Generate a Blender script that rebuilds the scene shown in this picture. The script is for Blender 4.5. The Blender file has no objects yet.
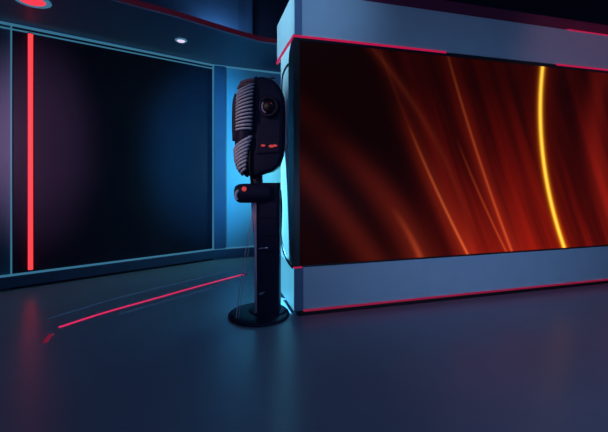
import bpy, bmesh, math, random
import numpy as np
from mathutils import Vector, Matrix
random.seed(4)
PI = math.pi
scn = bpy.context.scene
COL = scn.collection
scn.view_settings.view_transform = 'Standard'
scn.view_settings.look = 'None'

# ------------------------------------------------------------------ survey
H, F, CX, HY = 1.2, 358.0, 304.0, 178.0          # eye height (m), focal length (px), principal point
def at(px, py, Y):                                # survey: a point seen at (px,py) standing Y metres away
    return Vector(((px-CX)/F*Y, Y, H+(HY-py)/F*Y))
def on_z(px, py, z):                              # survey: same, on the horizontal plane z
    return at(px, py, (z-H)*F/(HY-py))

def lin(c):
    return tuple(((v/255)/12.92 if v/255 <= .04045 else ((v/255+.055)/1.055)**2.4) for v in c)

# ------------------------------------------------------------------ materials
def new_mat(name):
    m = bpy.data.materials.new(name); m.use_nodes = True
    nt = m.node_tree
    for n in list(nt.nodes): nt.nodes.remove(n)
    out = nt.nodes.new('ShaderNodeOutputMaterial')
    return m, nt, out

def pbr(name, rgb, rough=.5, metal=0., spec=.5, var=.12, scale=6., bump=0., coat=0.):
    m, nt, out = new_mat(name)
    p = nt.nodes.new('ShaderNodeBsdfPrincipled')
    nt.links.new(p.outputs[0], out.inputs[0])
    tc = nt.nodes.new('ShaderNodeTexCoord')
    nz = nt.nodes.new('ShaderNodeTexNoise'); nz.inputs['Scale'].default_value = scale
    nz.inputs['Detail'].default_value = 4
    nt.links.new(tc.outputs['Object'], nz.inputs['Vector'])
    rp = nt.nodes.new('ShaderNodeValToRGB')
    c = lin(rgb)
    rp.color_ramp.elements[0].position = .3; rp.color_ramp.elements[1].position = .7
    rp.color_ramp.elements[0].color = (*[v*(1-var) for v in c], 1)
    rp.color_ramp.elements[1].color = (*[v*(1+var) for v in c], 1)
    nt.links.new(nz.outputs[0], rp.inputs[0]); nt.links.new(rp.outputs[0], p.inputs['Base Color'])
    p.inputs['Roughness'].default_value = rough
    p.inputs['Metallic'].default_value = metal
    p.inputs['Specular IOR Level'].default_value = spec
    p.inputs['Coat Weight'].default_value = coat
    p.inputs['Coat Roughness'].default_value = .08
    if bump:
        b = nt.nodes.new('ShaderNodeBump'); b.inputs['Strength'].default_value = bump; b.inputs['Distance'].default_value = .01
        nt.links.new(nz.outputs[0], b.inputs['Height']); nt.links.new(b.outputs[0], p.inputs['Normal'])
    return m

def glow(name, rgb, strength=1.):
    m, nt, out = new_mat(name)
    p = nt.nodes.new('ShaderNodeBsdfPrincipled')
    nt.links.new(p.outputs[0], out.inputs[0])
    p.inputs['Base Color'].default_value = (*[v*.08 for v in lin(rgb)], 1)
    p.inputs['Roughness'].default_value = .4
    p.inputs['Emission Color'].default_value = (*lin(rgb), 1)
    p.inputs['Emission Strength'].default_value = strength
    return m

M = {}
M['white']   = pbr('satin_white_panel', (205, 212, 222), .42, var=.03)
M['side']    = pbr('satin_white_side', (225, 235, 240), .5, var=.02)
M['bezel']   = pbr('black_bezel', (14, 16, 26), .35, var=.1)
M['plinth']  = pbr('dark_plinth', (10, 10, 18), .6)
M['maroon']  = pbr('dark_maroon_header', (130, 26, 72), .5, var=.1)
M['underglow']    = glow('maroon_underglow', (44, 5, 20), 1.0)  # red underglow on the soffit face, put in as emission
M['floor']   = pbr('glossy_studio_floor', (150, 164, 182), .32, var=.06, scale=1.5, spec=.42)
M['glass']   = pbr('dark_glass_panel', (34, 34, 50), .35, var=.1, scale=2, spec=.15)
M['pale']    = pbr('pale_blue_panel', (56, 88, 108), .5, var=.05)
M['frame']   = glow('glowing_blue_trim', (60, 120, 152), .8)  # emission put in to brighten the trim lines
M['sill']    = pbr('blue_sill', (62, 78, 112), .4, var=.06)
M['soffit']  = pbr('blue_soffit', (84, 98, 130), .5, var=.05, scale=1)
M['recess']  = pbr('recess_wall', (120, 160, 190), .5, var=.06, scale=2)
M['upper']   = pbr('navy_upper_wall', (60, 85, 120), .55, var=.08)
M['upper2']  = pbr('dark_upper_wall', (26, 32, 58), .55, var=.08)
M['ceil']    = pbr('dark_ceiling', (18, 22, 40), .7)
M['black']   = pbr('black_machine_shell', (33, 29, 56), .5, var=.15, spec=.25)
M['dark']    = pbr('dark_navy_panel', (32, 27, 54), .55, var=.15, spec=.25)
M['rib']     = pbr('grey_ribs', (205, 198, 212), .5, metal=.0, var=.08)
M['edge']    = pbr('pale_mauve', (225, 185, 215), .45, metal=.0, var=.08)  # lightened to paint the column's lit edge; rods and clamp share it
M['chrome']  = pbr('chrome', (215, 220, 230), .15, metal=1., var=.03)
M['lens']    = pbr('lens_glass', (14, 8, 22), .4, var=.1, spec=.2, coat=0.)
M['bright']  = pbr('pale_glint', (225, 228, 240), .35, var=.03)  # near-white put in as the arm end's highlight
M['rubber']  = pbr('black_rubber', (14, 14, 22), .6)
M['red_tube'] = glow('red_tube_light', (255, 50, 56), 2.0)
M['red_line'] = glow('crimson_line_light', (190, 20, 72), .9)
M['red_low']  = glow('dim_crimson_line', (135, 18, 52), 1.0)
M['red_floor'] = glow('floor_crimson', (228, 42, 98), 1.0)
M['red_floor_dim'] = glow('floor_crimson_dim', (110, 20, 48), 1.0)
M['red_lamp'] = glow('red_lamp_glow', (255, 60, 80), 1.0)
M['red_dot'] = glow('red_indicator', (190, 58, 64), 1.0)
M['lamp']    = glow('white_lamp_glow', (225, 205, 235), 1.1)
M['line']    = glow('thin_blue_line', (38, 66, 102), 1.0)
M['lip']     = pbr('soffit_lip', (150, 165, 190), .4)

# ------------------------------------------------------------------ mesh helpers
def finish(name, bm, mat, parent=None, smooth=False, bevel=0., kind=None):
    bmesh.ops.recalc_face_normals(bm, faces=bm.faces)
    me = bpy.data.meshes.new(name); bm.to_mesh(me); bm.free()
    o = bpy.data.objects.new(name, me); COL.objects.link(o)
    me.materials.append(mat)
    if smooth:
        for p in me.polygons: p.use_smooth = True
    if bevel:
        md = o.modifiers.new('bevel', 'BEVEL'); md.width = bevel; md.segments = 3; md.limit_method = 'ANGLE'
        md.angle_limit = math.radians(40)
    if parent: o.parent = parent
    if kind: o['kind'] = kind
    return o

def box(bm, x0, x1, y0, y1, z0, z1):
    vs = [bm.verts.new(p) for p in ((x0,y0,z0),(x1,y0,z0),(x1,y1,z0),(x0,y1,z0),(x0,y0,z1),(x1,y0,z1),(x1,y1,z1),(x0,y1,z1))]
    for f in ((0,3,2,1),(4,5,6,7),(0,1,5,4),(1,2,6,5),(2,3,7,6),(3,0,4,7)):
        bm.faces.new([vs[i] for i in f])

def prism_z(bm, pts, z0, z1):
    a = [bm.verts.new((p[0], p[1], z0)) for p in pts]; b = [bm.verts.new((p[0], p[1], z1)) for p in pts]
    bm.faces.new(a[::-1]); bm.faces.new(b)
    n = len(pts)
    for i in range(n): bm.faces.new((a[i], a[(i+1)%n], b[(i+1)%n], b[i]))

def prism_y(bm, pts, y0, y1):                      # pts in (x,z)
    a = [bm.verts.new((p[0], y0, p[1])) for p in pts]; b = [bm.verts.new((p[0], y1, p[1])) for p in pts]
    bm.faces.new(a); bm.faces.new(b[::-1])
    n = len(pts)
    for i in range(n): bm.faces.new((a[i], b[i], b[(i+1)%n], a[(i+1)%n]))

def prism_x(bm, pts, x0, x1):                      # pts in (y,z)
    a = [bm.verts.new((x0, p[0], p[1])) for p in pts]; b = [bm.verts.new((x1, p[0], p[1])) for p in pts]
    bm.faces.new(a); bm.faces.new(b[::-1])
    n = len(pts)
    for i in range(n): bm.faces.new((a[i], b[i], b[(i+1)%n], a[(i+1)%n]))

def tube(bm, pts, r, n=10, taper=None):
    pts = [Vector(p) for p in pts]
    rings = []
    up = Vector((0,0,1))
    for i, p in enumerate(pts):
        t = (pts[min(i+1, len(pts)-1)] - pts[max(i-1, 0)]).normalized()
        ref = up if abs(t.dot(up)) < .95 else Vector((0,1,0))
        a = t.cross(ref).normalized(); b = t.cross(a).normalized()
        rr = r if taper is None else r*taper[i]
        rings.append([bm.verts.new(p + a*rr*math.cos(2*PI*k/n) + b*rr*math.sin(2*PI*k/n)) for k in range(n)])
    for i in range(len(rings)-1):
        for k in range(n):
            bm.faces.new((rings[i][k], rings[i][(k+1)%n], rings[i+1][(k+1)%n], rings[i+1][k]))
    bm.faces.new(rings[0][::-1]); bm.faces.new(rings[-1])

def lathe(bm, prof, n=48, c=(0,0,0), rot=None):
    c = Vector(c); rings = []
    for r, z in prof:
        ring = []
        for k in range(n):
            v = Vector((r*math.cos(2*PI*k/n), r*math.sin(2*PI*k/n), z))
            if rot: v = rot @ v
            ring.append(bm.verts.new(v + c))
        rings.append(ring)
    for i in range(len(rings)-1):
        for k in range(n):
            bm.faces.new((rings[i][k], rings[i][(k+1)%n], rings[i+1][(k+1)%n], rings[i+1][k]))
    bm.faces.new(rings[0][::-1]); bm.faces.new(rings[-1])

def ribbon(bm, pts, w, z0, z1):                    # flat strip following a floor/ceiling polyline
    pts = [Vector((p[0], p[1])) for p in pts]
    L, R = [], []
    for i, p in enumerate(pts):
        t = (pts[min(i+1, len(pts)-1)] - pts[max(i-1, 0)]).normalized()
        nrm = Vector((-t.y, t.x))
        L.append(p + nrm*w/2); R.append(p - nrm*w/2)
    prism_strip(bm, L, R, z0, z1)

def prism_strip(bm, L, R, z0, z1):
    v = [[bm.verts.new((q.x, q.y, z)) for q in (l, r)] for z in (z0, z1) for l, r in [(None, None)] if l] if False else None
    rows = []
    for l, r in zip(L, R):
        rows.append([bm.verts.new((l[0], l[1], z0)), bm.verts.new((r[0], r[1], z0)),
                     bm.verts.new((r[0], r[1], z1)), bm.verts.new((l[0], l[1], z1))])
    for a, b in zip(rows, rows[1:]):
        for k in range(4):
            bm.faces.new((a[k], a[(k+1)%4], b[(k+1)%4], b[k]))
    bm.faces.new(rows[0]); bm.faces.new(rows[-1][::-1])

def spline(pts, n=8):                              # Catmull-Rom
    pts = [Vector(p) for p in pts]
    P = [2*pts[0]-pts[1]] + pts + [2*pts[-1]-pts[-2]]
    out = []
    for i in range(1, len(P)-2):
        for k in range(n):
            t = k/n
            a, b, c, d = P[i-1], P[i], P[i+1], P[i+2]
            out.append(.5*((2*b)+(c-a)*t+(2*a-5*b+4*c-d)*t*t+(3*b-a-3*c+d)*t**3))
    out.append(pts[-1])
    return out

def empty(name, loc, rz=0., label=None, cat=None, group=None):
    o = bpy.data.objects.new(name, None); COL.objects.link(o)
    o.location = loc; o.rotation_euler = (0, 0, rz); o.empty_display_size = .1
    if label: o['label'] = label
    if cat: o['category'] = cat
    if group: o['group'] = group
    return o
def tag(o, label, cat, group=None):
    o['label'] = label; o['category'] = cat
    if group: o['group'] = group
    return o

# ------------------------------------------------------------------ setting
bm = bmesh.new(); box(bm, -6, 7, -2.5, 10, -.1, 0)
finish('floor', bm, M['floor'], kind='structure')

P0 = Vector((-3.227, 3.80)); U = Vector((1.893, 1.45)).normalized(); N = Vector((U.y, -U.x))     # N points into the room
P1 = Vector((-1.334, 5.25)); U2 = Vector((.924, .381)).normalized(); N2 = Vector((U2.y, -U2.x))
WA = math.atan2(U.y, U.x)
LW = (P1-P0).length                                  # dark panel ends here
def wall_x(px):                                      # distance along the left wall seen at column px
    k = (px-CX)/F
    return (k*P0.y-P0.x)/(U.x-k*U.y)
def wall_obj(o):
    o.location = (P0.x, P0.y, 0); o.rotation_euler = (0, 0, WA); return o
XA = wall_x(11.3)
ZT, ZB = 2.845, .16
bm = bmesh.new(); box(bm, XA, LW, 0, .12, 0, 3.0)
wall_obj(finish('wall_left', bm, M['glass'], kind='structure'))
bm = bmesh.new(); box(bm, -2.6, XA, 0, .12, 0, 3.0)
wall_obj(finish('wall_left', bm, M['pale'], kind='structure'))
# recess / back wall, polyline bending to the right
B = [P1, P1+U2*1.2, P1+U2*1.2+Vector((.96,.28))*2.2, P1+U2*1.2+Vector((.96,.28))*2.2+Vector((1,.05))*4.2]
bm = bmesh.new()
def off(poly, d):
    r = []
    for i, p in enumerate(poly):
        t = (poly[min(i+1, len(poly)-1)]-poly[max(i-1, 0)]).normalized()
        r.append(p + Vector((-t.y, t.x))*d)
    return r
prism_strip(bm, B, off(B, .12), 0, 3.0)
finish('wall_back', bm, M['recess'], kind='structure')

# thin frame trims
def wall_trim(name, x0, x1, z0, z1, y0, m):
    b = bmesh.new(); box(b, x0, x1, y0, 0, z0, z1)
    return wall_obj(finish(name, b, m, kind='structure', bevel=.003))
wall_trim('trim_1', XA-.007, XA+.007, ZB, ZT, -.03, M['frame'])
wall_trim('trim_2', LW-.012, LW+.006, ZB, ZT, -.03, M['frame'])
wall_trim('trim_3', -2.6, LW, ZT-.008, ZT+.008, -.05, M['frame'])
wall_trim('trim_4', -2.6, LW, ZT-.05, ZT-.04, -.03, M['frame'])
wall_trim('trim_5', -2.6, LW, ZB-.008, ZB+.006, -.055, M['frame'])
wall_trim('baseboard_left', -2.6, LW, .03, ZB-.012, -.05, M['sill'])
def back_trim(name, z0, z1, d, m):
    b = bmesh.new(); prism_strip(b, off(B, -d), B, z0, z1)
    return finish(name, b, m, kind='structure')
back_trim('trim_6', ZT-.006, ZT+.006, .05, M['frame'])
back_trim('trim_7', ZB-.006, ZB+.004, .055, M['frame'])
back_trim('baseboard_back', .03, ZB-.012, .05, M['sill'])
b = bmesh.new()
q0, q1 = P1+U2*.01, P1+U2*.17
prism_strip(b, [q0+N2*.07, q1+N2*.07], [q0, q1], ZB+.008, ZT-.012)
finish('trim_8', b, M['sill'], kind='structure')

# soffit
edge = [Vector((p[0], p[1])) for p in (on_z(112,0,2.87), on_z(150,10.2,2.87), on_z(180,18.2,2.87), on_z(215,28.8,2.87), on_z(250,38.8,2.87), on_z(277,44.2,2.87))]
s0 = edge[0]
edge = [s0-U*3.0, s0-U*1.5] + edge + [edge[-1]+Vector((.95,.3))*1.5, edge[-1]+Vector((.95,.3))*1.5+Vector((.99,.1))*4]
edge = [Vector((p.x, p.y)) for p in spline([(p.x, p.y, 0) for p in edge], 6)]
back = [P0-U*2.6] + [P1] + B[1:]
back = [p + Vector((-.05, .08)) for p in back]
bm = bmesh.new(); prism_z(bm, edge + back[::-1], 2.87, 2.875)
finish('ceiling', bm, M['soffit'], kind='structure')
bm = bmesh.new(); prism_strip(bm, off(edge, .0), off(edge, .05), 2.875, 2.935)
finish('trim_9', bm, M['underglow'], kind='structure')
bm = bmesh.new(); prism_strip(bm, off(edge, -.006), off(edge, .006), 2.866, 2.875)
finish('trim_10', bm, M['lip'], kind='structure')
# upper wall above the soffit, set back
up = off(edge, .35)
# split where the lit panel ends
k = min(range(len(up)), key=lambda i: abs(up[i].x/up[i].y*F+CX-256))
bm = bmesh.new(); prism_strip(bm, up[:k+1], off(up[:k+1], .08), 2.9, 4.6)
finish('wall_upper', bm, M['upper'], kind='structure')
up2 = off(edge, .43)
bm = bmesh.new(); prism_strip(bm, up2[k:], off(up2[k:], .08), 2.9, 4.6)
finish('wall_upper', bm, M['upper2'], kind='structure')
bm = bmesh.new(); box(bm, -6, 7, 2.4, 10, 4.6, 4.7)
finish('ceiling', bm, M['ceil'], kind='structure')

# ------------------------------------------------------------------ video wall
D = Vector((.9636, .2672)); A = Vector((-.0846, 3.03)); LEN = 5.4
vw = empty('video_wall', (A.x, A.y, 0), math.atan2(D.y, D.x),
           'large freestanding video wall in blue-white casing playing glowing red and gold streaks', 'video wall')
ZF0, ZF1, ZS0, ZS1, ZTOP = .074, .44, .455, 2.368, 2.79
def part(name, x0, x1, y0, y1, z0, z1, m, bev=.006, parent=None):
    b = bmesh.new(); box(b, x0, x1, y0, y1, z0, z1)
    return finish(name, b, m, parent or vw, bevel=bev)
part('plinth', .06, LEN-.06, .06, .5, 0, ZF0, M['plinth'])
part('lower_fascia', 0, LEN, 0, .54, ZF0, ZF1, M['white'], .0)
part('upper_fascia', 0, LEN, 0, .74, 2.405, ZTOP, M['white'])
part('body', .0, LEN-.02, .03, .54, ZF1, 2.405, M['side'], .0)
# bezel as a frame of four bars in one mesh
b = bmesh.new()
SX0, SX1 = .032, LEN-.05
box(b, .004, SX0, -.004, .06, ZF1, 2.40); box(b, SX1, LEN-.01, -.004, .06, ZF1, 2.40)
box(b, SX0, SX1, -.004, .06, ZF1, ZS0); box(b, SX0, SX1, -.004, .06, ZS1, 2.40)
finish('bezel', b, M['bezel'], vw)
# dark rounded flank of the bezel
b = bmesh.new()
prism_x(b, [(0,.44),(.03,.452),(.09,.50),(.14,.585),(.175,.70),(.19,.84),(.19,2.24),(.17,2.31),(.12,2.36),(.06,2.39),(0,2.404)], -.004, .05)
finish('bezel_flank', b, M['bezel'], vw)
part('header', .3, LEN-.05, .07, .6, ZTOP, 2.945, M['maroon'])
M['corner'] = pbr('painted_corner_shade', (112, 128, 160), .45, var=.03)  # darker paint stands for the shading on the casing's rounded front corner
part('corner_shade', .002, .082, -.004, .02, ZF0+.002, ZF1-.004, M['corner'], .003)
part('corner_shade', .002, .07, -.004, .02, 2.415, ZTOP-.002, M['corner'], .003)
M['flank'] = glow('painted_cyan_glow', (84, 182, 222), .9)  # emission added so the lower flank looks lit by cyan light
o = part('flank_glow_sheet', -.004, .0, .004, .536, ZF0+.004, ZF1, M['flank'], 0); o['label'] = 'added glowing sheet painting cyan light on the left flank'
# dark curved seam of the flank panel, top and bottom
def flank_pt(px, py):
    k = (px-CX)/F
    t = (A.x - k*A.y)/(D.y + k*D.x)
    Y = A.y + D.x*t
    return (-.002, t, H+(HY-py)/F*Y)
for nm, pp, rr in (('flank_seam', [(280.5,205),(280.8,226),(282,240),(284,249),(287,257.5),(290.5,263.5),(293.6,267)], .018),
                   ('flank_seam', [(282.2,112),(282.4,88),(283.2,76),(285.6,69),(288.6,64.5)], .011)):
    b = bmesh.new(); tube(b, spline([flank_pt(*q) for q in pp], 5), rr, 8); finish(nm, b, M['bezel'], vw, smooth=True)
# LED lines
LB = [('light_line', .0, 1.5, 'red_line'), ('light_line', 2.86, LEN, 'red_line')]
for nm, x0, x1, m in LB:
    o = part(nm, x0, x1, -.006, .02, 2.392, 2.412, M[m], 0)
o = part('light_line', -.008, .012, .0, .74, 2.388, 2.416, M['red_line'], 0)
part('light_line', .085, LEN, -.005, .03, ZF0-.014, ZF0+.004, M['red_low'], 0)
part('light_line', 3.02, LEN, -.005, .02, ZTOP-.006, ZTOP+.006, M['red_line'], 0)
part('light_line', -.004, .07, -.008, .02, ZF1-.004, ZF1+.008, M['red_line'], 0)

# --- screen picture: curved streaks in the screen's own plane
def to_screen(px, py):
    k = (px-CX)/F
    s = (A.y*k - A.x)/(D.x - D.y*k)
    Y = A.y + D.y*s
    return s, H+(HY-py)/F*Y
def crop(pts): return [to_screen(290+x/1.877, 40+y/1.877) for x, y in pts]
def fit(pts, deg=2):
    s = np.array([p[0] for p in pts]); z = np.array([p[1] for p in pts])
    c = np.polyfit(z, s, deg)
    return [float(v) for v in c]                   # s = c0 z^2 + c1 z + c2

sm, nt, out = new_mat('video_picture')
nd = nt.nodes; lk = nt.links
def math_(op, a, b=None, clamp=False):
    n = nd.new('ShaderNodeMath'); n.operation = op; n.use_clamp = clamp
    for i, v in enumerate((a, b)):
        if v is None: continue
        if isinstance(v, (int, float)): n.inputs[i].default_value = v
        else: lk.new(v, n.inputs[i])
    return n.outputs[0]
tc = nd.new('ShaderNodeTexCoord'); sep = nd.new('ShaderNodeSeparateXYZ')
lk.new(tc.outputs['Object'], sep.inputs[0])
S, Z = sep.outputs[0], sep.outputs[2]
def curve_d(c):
    inner = math_('ADD', math_('MULTIPLY', Z, c[0]), c[1])
    return math_('SUBTRACT', math_('SUBTRACT', S, math_('MULTIPLY', inner, Z)), c[2])
def gauss(d, w):
    q = math_('DIVIDE', d, w); q = math_('MULTIPLY', q, q)
    return math_('POWER', math.e, math_('MULTIPLY', q, -1.))
def ramp_z(z0, v0, z1, v1):
    n = nd.new('ShaderNodeMapRange'); n.clamp = True
    n.inputs['From Min'].default_value = z0; n.inputs['From Max'].default_value = z1
    n.inputs['To Min'].default_value = v0; n.inputs['To Max'].default_value = v1
    lk.new(Z, n.inputs['Value']); return n.outputs[0]
def ramp_s(src, x0, v0, x1, v1):
    n = nd.new('ShaderNodeMapRange'); n.clamp = True; n.interpolation_type = 'SMOOTHSTEP'
    n.inputs['From Min'].default_value = x0; n.inputs['From Max'].default_value = x1
    n.inputs['To Min'].default_value = v0; n.inputs['To Max'].default_value = v1
    lk.new(src, n.inputs['Value']); return n.outputs[0]
acc = []
def add(val, rgb):
    n = nd.new('ShaderNodeVectorMath'); n.operation = 'SCALE'
    n.inputs[0].default_value = rgb; lk.new(val, n.inputs['Scale'])
    acc.append(n.outputs[0])
cY = fit(crop([(474,57),(470,120),(473,200),(485,280),(500,340),(513,385)]))
cB = fit(crop([(300,45),(335,150),(365,260),(395,340),(415,390)]))
cB2 = fit(crop([(325,215),(350,280),(378,335),(402,390)]))
cC = fit(crop([(235,190),(270,270),(305,345),(330,395)]))
cD = fit(crop([(175,45),(215,90),(260,160),(300,260),(335,340)]))
cE = fit(crop([(20,130),(90,190),(150,260),(205,335),(240,395)]))
cE2 = fit(crop([(15,235),(60,290),(110,345),(150,405)]))
cG = fit(crop([(587,60),(574,120),(576,200),(594,300)]))
# base red field with long soft streaks
mp = nd.new('ShaderNodeCombineXYZ'); dB = curve_d(cB)
lk.new(math_('MULTIPLY', dB, 5.5), mp.inputs[0]); lk.new(math_('MULTIPLY', Z, .35), mp.inputs[2])
nz = nd.new('ShaderNodeTexNoise'); nz.inputs['Scale'].default_value = 1.; nz.inputs['Detail'].default_value = 3
lk.new(mp.outputs[0], nz.inputs['Vector'])
str_ = ramp_s(nz.outputs[0], .35, .15, .75, 1.)
low = math_('POWER', ramp_z(.4, 1., 2.1, .28), 1.7)
right = ramp_s(dB, -1.0, .02, -.1, 1.)
base = math_('MULTIPLY', math_('MULTIPLY', str_, low), right)
add(base, (.22, .006, .002))
add(math_('MULTIPLY', low, right), (.028, .0008, .0004))
one = ramp_z(0, 1, 1, 1)
add(one, (.004, .0003, .0003))
def streak(c, w, rgb, z0, v0, z1, v1):
    add(math_('MULTIPLY', gauss(curve_d(c), w), ramp_z(z0, v0, z1, v1)), rgb)
streak(cY, .022, (1.0, .72, .07), .4, 1., 2.4, .9)
streak(cY, .042, (.50, .12, .0), .4, 1., 2.4, .7)
streak(cY, .16, (.07, .003, .0), .4, 1., 2.4, .5)
streak(cB, .016, (.34, .055, .012), .5, 1., 2.3, .16)
streak(cB2, .014, (.30, .035, .008), .5, 1., 1.6, .0)
add(math_('MULTIPLY', math_('POWER', ramp_z(.4, 1., 1.5, 0.), 1.5), math_('MULTIPLY', gauss(math_('SUBTRACT', dB, -.05), .55), 1.)), (.13, .005, .002))
streak(cB, .09, (.10, .006, .002), .5, 1., 2.3, .12)
streak(cC, .016, (.45, .08, .02), .5, 1., 1.7, .03)
streak(cC, .10, (.13, .010, .003), .5, 1., 1.9, .05)
streak(cD, .07, (.030, .003, .001), .5, .8, 2.3, .7)
streak(cD, .025, (.018, .003, .001), .5, .3, 2.3, 1.)
streak(cE, .17, (.11, .008, .003), .45, 1., 1.6, .08)
streak(cE, .035, (.22, .03, .008), .45, 1., .95, .0)
streak(cE2, .15, (.060, .005, .002), .45, 1., 1.7, .30)
streak(cG, .15, (.15, .006, .003), .4, 1., 2.2, .35)
tot = acc[0]
for a in acc[1:]:
    n = nd.new('ShaderNodeVectorMath'); n.operation = 'ADD'
    lk.new(tot, n.inputs[0]); lk.new(a, n.inputs[1]); tot = n.outputs[0]
pb = nd.new('ShaderNodeBsdfPrincipled')
pb.inputs['Base Color'].default_value = (.004, .003, .004, 1); pb.inputs['Roughness'].default_value = .35
pb.inputs['Specular IOR Level'].default_value = .04
lk.new(tot, pb.inputs['Emission Color']); pb.inputs['Emission Strength'].default_value = 1.
lk.new(pb.outputs[0], out.inputs[0])
b = bmesh.new(); box(b, SX0, SX1, .002, .03, ZS0, ZS1)
finish('screen', b, sm, vw)

# ------------------------------------------------------------------ wall and floor lights
xr = wall_x(30.5)
def wall_z(px, py):
    Y = (P0+U*wall_x(px)).y
    return H+(HY-py)/F*Y
rt = empty('tube_light', (P0.x+U.x*xr, P0.y+U.y*xr, 0), WA, 'vertical glowing red light tube on the left edge of the dark wall panel', 'light')
zt, zb = wall_z(30.5, 35), wall_z(30.5, 269)
b = bmesh.new(); tube(b, [(0,-.024,zb), (0,-.024,zt)], .022, 14); finish('tube', b, M['red_tube'], rt, smooth=False)
for z in (zb-.012, zt+.0):
    b = bmesh.new(); tube(b, [(0,-.024,z), (0,-.024,z+.012)], .025, 14); finish('end_cap', b, M['sill'], rt)
b = bmesh.new(); box(b, -.014, .014, -.012, 0, zb, zt); finish('mount_rail', b, M['sill'], rt)

fl = empty('light_strip', (*on_z(153,299,0)[:2], 0), 0, 'glowing crimson light strip curving across the glossy floor to the pedestal', 'light')
def floor_path(pts): return [(p.x, p.y) for p in spline([on_z(x, y, 0) - fl.location for x, y in pts], 8)]
b = bmesh.new(); ribbon(b, floor_path([(59,327.5),(104,313),(153,299.2),(200,286),(246.5,273.6)]), .026, -.002, .004)
finish('light_line', b, M['red_floor'], fl)
b = bmesh.new(); ribbon(b, floor_path([(52,334),(48,338.5),(45,343)]), .03, -.002, .004)
o = finish('corner_line', b, M['red_floor_dim'], fl); o['label'] = 'dim red corner of the strip turning toward the viewer'
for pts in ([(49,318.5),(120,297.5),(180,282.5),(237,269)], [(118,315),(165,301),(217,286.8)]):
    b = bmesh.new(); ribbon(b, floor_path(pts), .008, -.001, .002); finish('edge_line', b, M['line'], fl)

def downlight(px, py, label, glowm, r=.10, tilt=0.):
    p = on_z(px, py, 2.87)
    e = empty('recessed_spotlight', p, 0, label, 'ceiling light', 'spotlights in the curved ceiling ledge')
    b = bmesh.new(); lathe(b, [(r*.72,0),(r,0),(r*1.02,-.006),(r*.95,-.014),(r*.74,-.014),(r*.72,-.002)], 32); finish('trim_ring', b, M['frame'], e, smooth=True)
    b = bmesh.new(); lathe(b, [(r*.71,-.001),(r*.70,-.010),(r*.5,-.022),(r*.2,-.028),(.002,-.029)], 32); finish('lamp_lens', b, glowm, e, smooth=True)
    return e
downlight(181, 40, 'small round white spotlight in the curved ceiling ledge above the dark panel', M['lamp'], .07)
e = downlight(32, 0, 'round red glowing spotlight in the ceiling ledge at the upper left', M['red_lamp'], .15)

# ------------------------------------------------------------------ pedestal camera
CY = 3.13
root = empty('pedestal_camera', (at(259,178,CY).x, CY, 0), 0, 'tall black robotic studio camera with ribbed grey hood on a round-based pedestal', 'camera')
R0 = Vector(root.location)
def L(px, py, Y=CY): return at(px, py, Y) - R0
# base
b = bmesh.new(); lathe(b, [(.25,0),(.262,.005),(.264,.018),(.254,.026),(.15,.034),(.12,.036)], 56); finish('base', b, M['black'], root, smooth=True)
b = bmesh.new(); lathe(b, [(.165,.03),(.16,.042),(.14,.048),(.09,.05)], 48, (.07,.03,0)); finish('base_flange', b, M['dark'], root, smooth=True)
# column
def col_x(py, side): return (L(255.2 if side < 0 else 277.5, py, 3.03)).x
zt = L(0, 183, 3.03).z
b = bmesh.new()
y0, y1 = -.10, .09
x0, x1 = L(256,300,3.03).x, L(279.5,300,3.03).x
pts_b = [(x0,y0+.03),(x0+.02,y0),(x1-.012,y0),(x1,y0+.012),(x1,y1),(x0,y1)]
x0t, x1t = L(255.5,200,3.03).x, L(279.5,200,3.03).x
pts_t = [(x0t,y0+.03),(x0t+.02,y0),(x1t-.012,y0),(x1t,y0+.012),(x1t,y1),(x0t,y1)]
va = [b.verts.new((p[0],p[1],.033)) for p in pts_b]; vb = [b.verts.new((p[0],p[1],zt)) for p in pts_t]
b.faces.new(va[::-1]); b.faces.new(vb)
for i in range(6): b.faces.new((va[i],va[(i+1)%6],vb[(i+1)%6],vb[i]))
finish('column', b, M['black'], root, bevel=.004)
b = bmesh.new(); tube(b, [(x0-.002,y0+.008,.06),(x0t-.002,y0+.008,zt-.19)], .011, 8); finish('lit_edge_strip', b, M['edge'], root, smooth=True)  # pale strip painted as the lit left edge of the column
zz = [L(0,y,3.02).z for y in (313,252,236.5,218.5,201.5,185)]
for za, zc in zip(zz, zz[1:]):
    b = bmesh.new(); box(b, x0+.03, x1-.02, y0-.008, y0+.002, za+.004, zc-.004); finish('access_panel', b, M['dark'], root, bevel=.003)
hz = L(0,248,3.0).z
b = bmesh.new(); tube(b, spline([L(259,249,3.02),L(260,248.6,2.995),L(264,248,2.99),L(267.5,247.7,2.995),L(268.5,247.8,3.02)],5), .006, 8)
o = finish('handle', b, M['chrome'], root, smooth=True); o['label'] = 'small chrome pull handle'
b = bmesh.new(); prism_y(b, [(L(x,y,3.018).x, L(x,y,3.018).z) for x, y in ((258.5,294.6),(261.5,295),(263.5,293.4),(265.3,291.4),(262.5,292),(260,292.6))], y0-.012, y0-.004)
o = finish('emblem', b, M['chrome'], root); o['label'] = 'small silver swoosh-shaped emblem'
# side spine on the right
b = bmesh.new(); tube(b, spline([L(279,190,3.2),L(280,206,3.2),L(279.5,225,3.2),L(278.5,245,3.2),L(277,262,3.18)],6), .022, 10, None); finish('side_conduit', b, M['rubber'], root, smooth=True)
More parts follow.
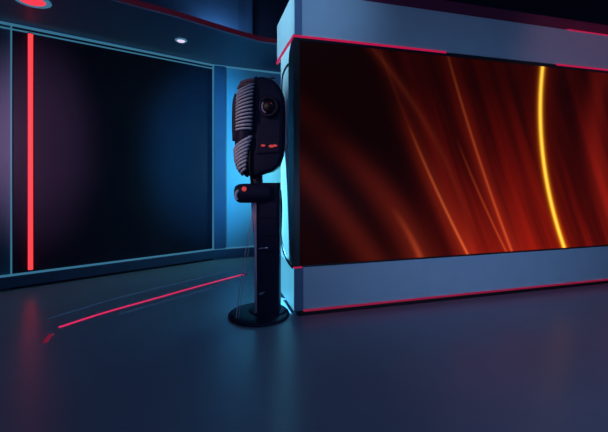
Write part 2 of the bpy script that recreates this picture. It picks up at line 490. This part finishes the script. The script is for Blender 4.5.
# stay rods and clamp
b = bmesh.new(); tube(b, [L(254,205,3.0),L(242,270,2.99)], .0035, 6); tube(b, [L(242,270,2.99),L(236,318,2.98)], .0035, 6); finish('stay_rod', b, M['edge'], root)
b = bmesh.new(); tube(b, [L(256,205,3.0),L(245,272,2.99),L(238.5,318,2.98)], .0025, 6); finish('stay_rod', b, M['edge'], root)
b = bmesh.new(); tube(b, [L(243,272.5,2.975),L(247.5,272.8,3.0)], .014, 10); finish('clamp', b, M['edge'], root, smooth=True)
# neck + arm
b = bmesh.new(); tube(b, [L(257,196,3.12),L(257,186,3.12),L(256,174,3.12)], .055, 16, [1.25,1.,1.]); finish('neck', b, M['black'], root, smooth=True)
b = bmesh.new()
arm = [L(234.4,194,3.0),L(234.9,194,3.0),L(236.5,193.8,3.0),L(239.5,193.5,3.0),L(247,193.2,3.02),L(258,193,3.04),L(268,193,3.06),L(273,193,3.06)]
tube(b, arm, .082, 24, [.25,.5,.8,.97,1.,1.,.95,.8])
arm_o = finish('arm', b, M['black'], root, smooth=True)
b = bmesh.new(); lathe(b, [(.0205,0),(.02,.006),(.012,.012),(.002,.014)], 20, L(244,189,2.93)+Vector((0,.01,0)), Matrix.Rotation(PI/2*.8, 3, 'X')); finish('indicator_light', b, M['red_dot'], arm_o, smooth=True)
b = bmesh.new(); tube(b, spline([L(237.2,200,2.925),L(236,197.5,2.925),L(235.8,195,2.925),L(236.4,192.5,2.925),L(238,190.5,2.92)],5), .012, 8); finish('arm_end_glint', b, M['bright'], arm_o, smooth=True)  # crescent shaped as the white highlight on the arm's end
b = bmesh.new(); tube(b, [L(253.5,198,3.06),L(253.8,206,3.06),L(254.3,232,3.07)], .022, 10, [1,1,.5]); finish('arm_bracket', b, M['edge'], root, smooth=True)
# head housing
HC = 3.08
out_px = [(250,86),(255,80),(264,79),(273,81),(279,87),(283.5,95),(284.5,104),(284.5,140),(283.5,155),(280,166),(273,171.5),(264,174),(255,178),(250,172),(249,160),(250,130)]
b = bmesh.new()
prism_y(b, [(L(x,y,HC).x, L(x,y,HC).z) for x, y in out_px], HC-.10-CY, HC+.14-CY)
head = finish('head_housing', b, M['black'], root, bevel=.035, smooth=True)
# face plate and lens
RX = Matrix.Rotation(PI/2, 3, 'X')
RX = Matrix.Rotation(math.radians(-14), 3, 'Z') @ RX
c = L(269.5,107,2.97)
b = bmesh.new(); lathe(b, [(.09,-.02),(.09,.02),(.082,.034),(.068,.036),(.064,.02)], 36, c, RX); lens = finish('lens', b, M['dark'], root, smooth=True)
b = bmesh.new(); lathe(b, [(.063,.0),(.063,.018),(.05,.026),(.025,.033),(.002,.035)], 36, c, RX); finish('lens_glass', b, M['lens'], lens, smooth=True)
b = bmesh.new(); tube(b, [c+RX@Vector((.055*math.cos(t), .055*math.sin(t), .028)) for t in [math.radians(q) for q in range(140, 250, 8)]], .005, 8); finish('lens_glint_arc', b, M['edge'], lens, smooth=True)  # pale arc modelled as a highlight on the lens
b = bmesh.new(); lathe(b, [(.016,.0),(.015,.03),(.008,.036),(.001,.037)], 18, c+Vector((.022,0,.02)), RX); o = finish('lens_red_glint', b, glow('dark_red_glint', (110,20,40), 1.), lens, smooth=True)  # red glint on the lens, built as a small glowing dome
for px, py, r in ((263.2,145.5,.014),(271.5,146.2,.018),(275,145.6,.015)):
    b = bmesh.new(); lathe(b, [(r,-.01),(r,.006),(r*.6,.014),(.001,.016)], 18, L(px,py,2.965)+Vector((0,0,0)), Matrix.Diagonal((1.25,1,.62)) @ RX); finish('indicator_light', b, M['red_dot'], head, smooth=True)
b = bmesh.new(); prism_y(b, [(L(x,y,2.975).x, L(x,y,2.975).z) for x, y in ((256,124),(280,124),(280,152),(256,154))], 2.965-CY, 2.985-CY); finish('face_plate', b, M['dark'], head, bevel=.006)
# hood shell: stacked half-round sections
def hood_section(py):
    # left and right columns of the hood at height py
    ks = [(80,248,259),(84,240.5,260),(92,236.5,260),(100,234.5,260),(115,234,260),(130,234,259),(142,233.5,257),(152,234,255),(162,235,254.5),(169,237,253),(174,241,251),(177,245,248)]
    for (a,l0,r0),(c_,l1,r1) in zip(ks, ks[1:]):
        if a <= py <= c_:
            t = (py-a)/(c_-a); return l0+(l1-l0)*t, r0+(r1-r0)*t
    return ks[-1][1], ks[-1][2]
HY_ = 3.06
b = bmesh.new(); rings = []
for py in (80,82,84,88,92,96,100,108,115,122,130,137,142,147,152,157,162,166,169,172,174,176,177):
    l, r = hood_section(py)
    pl, pr = L(l+1.2,py,HY_), L(r,py,HY_)
    cx, rx = (pl.x+pr.x)/2, (pr.x-pl.x)/2
    ry = min(.16, rx*1.5)
    rings.append([b.verts.new((cx+rx*math.cos(2*PI*k/28), HY_-CY+.02+ry*math.sin(2*PI*k/28), pl.z)) for k in range(28)])
for i in range(len(rings)-1):
    for k in range(28): b.faces.new((rings[i][k],rings[i][(k+1)%28],rings[i+1][(k+1)%28],rings[i+1][k]))
b.faces.new(rings[0]); b.faces.new(rings[-1][::-1])
hood = finish('hood', b, M['black'], root, smooth=True)
def rib_arc(bm, py, tilt, a0, a1, r, grow=.008, bow=0.):
    pts = []
    for i in range(15):
        t = i/14
        a = math.radians(a0+(a1-a0)*t)
        pyy = py + tilt*(t-.5) + bow*(1-(2*t-1)**2)
        l, rr = hood_section(min(176.5, max(80.5, pyy)))
        pl, pr = L(l+1.2,pyy,HY_), L(rr,pyy,HY_)
        cx, rx = (pl.x+pr.x)/2, (pr.x-pl.x)/2+grow
        ry = min(.16, (pr.x-pl.x)/2*1.5)+grow
        pts.append((cx+rx*math.cos(a), HY_-CY+.02+ry*math.sin(a), pl.z))
    tube(bm, pts, r, 8, [.5]+[1]*13+[.5])
b = bmesh.new()
for i in range(13):
    rib_arc(b, 90.5+i*3.35, -9+8*i/12, 222, 303, .0095)
finish('upper_ribs', b, M['rib'], hood, smooth=True)
b = bmesh.new()
for i in range(9):
    rib_arc(b, 144.5+i*3.4, -14+.9*i, 196, 308 - i*3, .0125)
finish('lower_ribs', b, M['rib'], hood, smooth=True)
b = bmesh.new()
for i, (py, tl) in enumerate(((82.5,-3.5),(85.3,-4),(88,-4.5))):
    rib_arc(b, py, tl, 205, 300, .009, .012)
o = finish('top_slats', b, pbr('rosy_grey_slats', (150,110,125), .4, metal=.2), hood, smooth=True); o['label'] = 'rosy grey slats at the top of the hood'
b = bmesh.new(); tube(b, spline([L(238,95,3.05),L(236,104,3.05),L(235.6,122,3.05),L(236,141,3.05)],5), .032, 10); finish('side_rail', b, M['black'], hood, smooth=True)
# antenna-like fins on top
b = bmesh.new()
for x0_, y0_, x1_, y1_ in ((249,82,257,76.5),(254,81,260,77.5),(258,80,275,78)):
    tube(b, [L(x0_,y0_,3.06),L(x1_,y1_,3.06)], .012, 8, [1,.5])
finish('top_fin', b, M['black'], head, smooth=True)
# hanging hose from head to neck
b = bmesh.new(); tube(b, spline([L(251,142,2.97),L(249.8,155,2.965),L(249.8,168,2.965),L(251.5,178,2.985),L(254,186,3.02)],6), .010, 8); finish('hose', b, M['rubber'], root, smooth=True)

# ------------------------------------------------------------------ light
w = bpy.data.worlds.new('studio_world'); scn.world = w; w.use_nodes = True
bg = w.node_tree.nodes['Background']; bg.inputs[0].default_value = (.26, .46, 1., 1); bg.inputs[1].default_value = .09
def area(name, loc, target, sx, sy, power, rgb, spread=None):
    l = bpy.data.lights.new(name, 'AREA'); l.shape = 'RECTANGLE'; l.size = sx; l.size_y = sy
    l.energy = power; l.color = rgb
    if spread: l.spread = math.radians(spread)
    o = bpy.data.objects.new(name, l); COL.objects.link(o); o.location = loc
    o.rotation_euler = (Vector(target)-Vector(loc)).to_track_quat('-Z', 'Y').to_euler()
    return o
def spot(name, loc, target, power, rgb, ang, blend=.6, size=.15):
    l = bpy.data.lights.new(name, 'SPOT'); l.energy = power; l.color = rgb; l.spot_size = math.radians(ang); l.spot_blend = blend; l.shadow_soft_size = size
    o = bpy.data.objects.new(name, l); COL.objects.link(o); o.location = loc
    o.rotation_euler = (Vector(target)-Vector(loc)).to_track_quat('-Z', 'Y').to_euler()
    return o
area('recess_glow', (-.10, 5.12, 1.42), (-1.1, 5.38, 1.42), .3, .95, 10.5, (.20, .74, .74), 140)
spot('side_key', (-1.9, 2.5, 3.4), (-.2, 3.4, 2.6), 230, (.32, .78, 1.), 30)
db = spot('flank_beam', (-1.2, 4.6, 2.82), (-.197, 3.44, .70), 1900, (.13, .66, 1.), 29, .3, 0.)  # unseen lamp added to light the video wall's left flank
db.scale = (.15, 1, 1)
area('low_fill', (2.3, -.5, .9), (1.9, 3.4, .3), 2.4, .5, 7, (.24, .50, 1.), 75)
area('high_fill', (.3, -.8, 3.2), (.8, 3.3, 2.2), 2.2, 1.2, 3, (.24, .52, 1.), 110)
spot('fascia_spot', (-.2, .2, 3.0), (.02, 3.06, 2.72), 118, (.26, .55, 1.), 30, 1.)
spot('purple_kick', (4.2, 1.2, 3.4), (3.4, 3.9, 2.4), 30, (1., .38, .6), 50)
spot('rose_kick', (-2.6, 1.2, 2.6), (-.45, 3.1, 1.4), 110, (1., .8, .9), 27, 1.)
ww = spot('wall_wash', (-1.2, .3, 1.9), (-1.36, 5.2, 1.55), 1500, (.04, .50, 1.), 36, .9)
ww.scale = (.6, 1, 1)
tq = P0 + U*wall_x(38)
rw = spot('rose_wash', (-2.0, .3, 1.9), (tq.x, tq.y, 1.6), 480, (1., .44, .80), 40, .9)
rw.scale = (.42, 1, 1)
kk = min(range(len(edge)), key=lambda i: abs(edge[i].x/edge[i].y*F+CX-236))
cv = off(edge, .2)[kk]
area('upper_wall_fill', (cv.x, cv.y, 2.9), (cv.x-.05, cv.y+.12, 3.6), .5, .1, 3.5, (.28, .65, 1.))  # unseen lamp added above the soffit to lighten the upper wall

# ------------------------------------------------------------------ camera
cd = bpy.data.cameras.new('camera'); cam = bpy.data.objects.new('camera', cd); COL.objects.link(cam)
cam.location = (0, 0, H); cam.rotation_euler = (PI/2, 0, 0)
cd.sensor_fit = 'HORIZONTAL'; cd.sensor_width = 36.; cd.lens = F/608*36.
cd.shift_y = -(216-HY)/608.; cd.clip_start = .05
scn.camera = cam
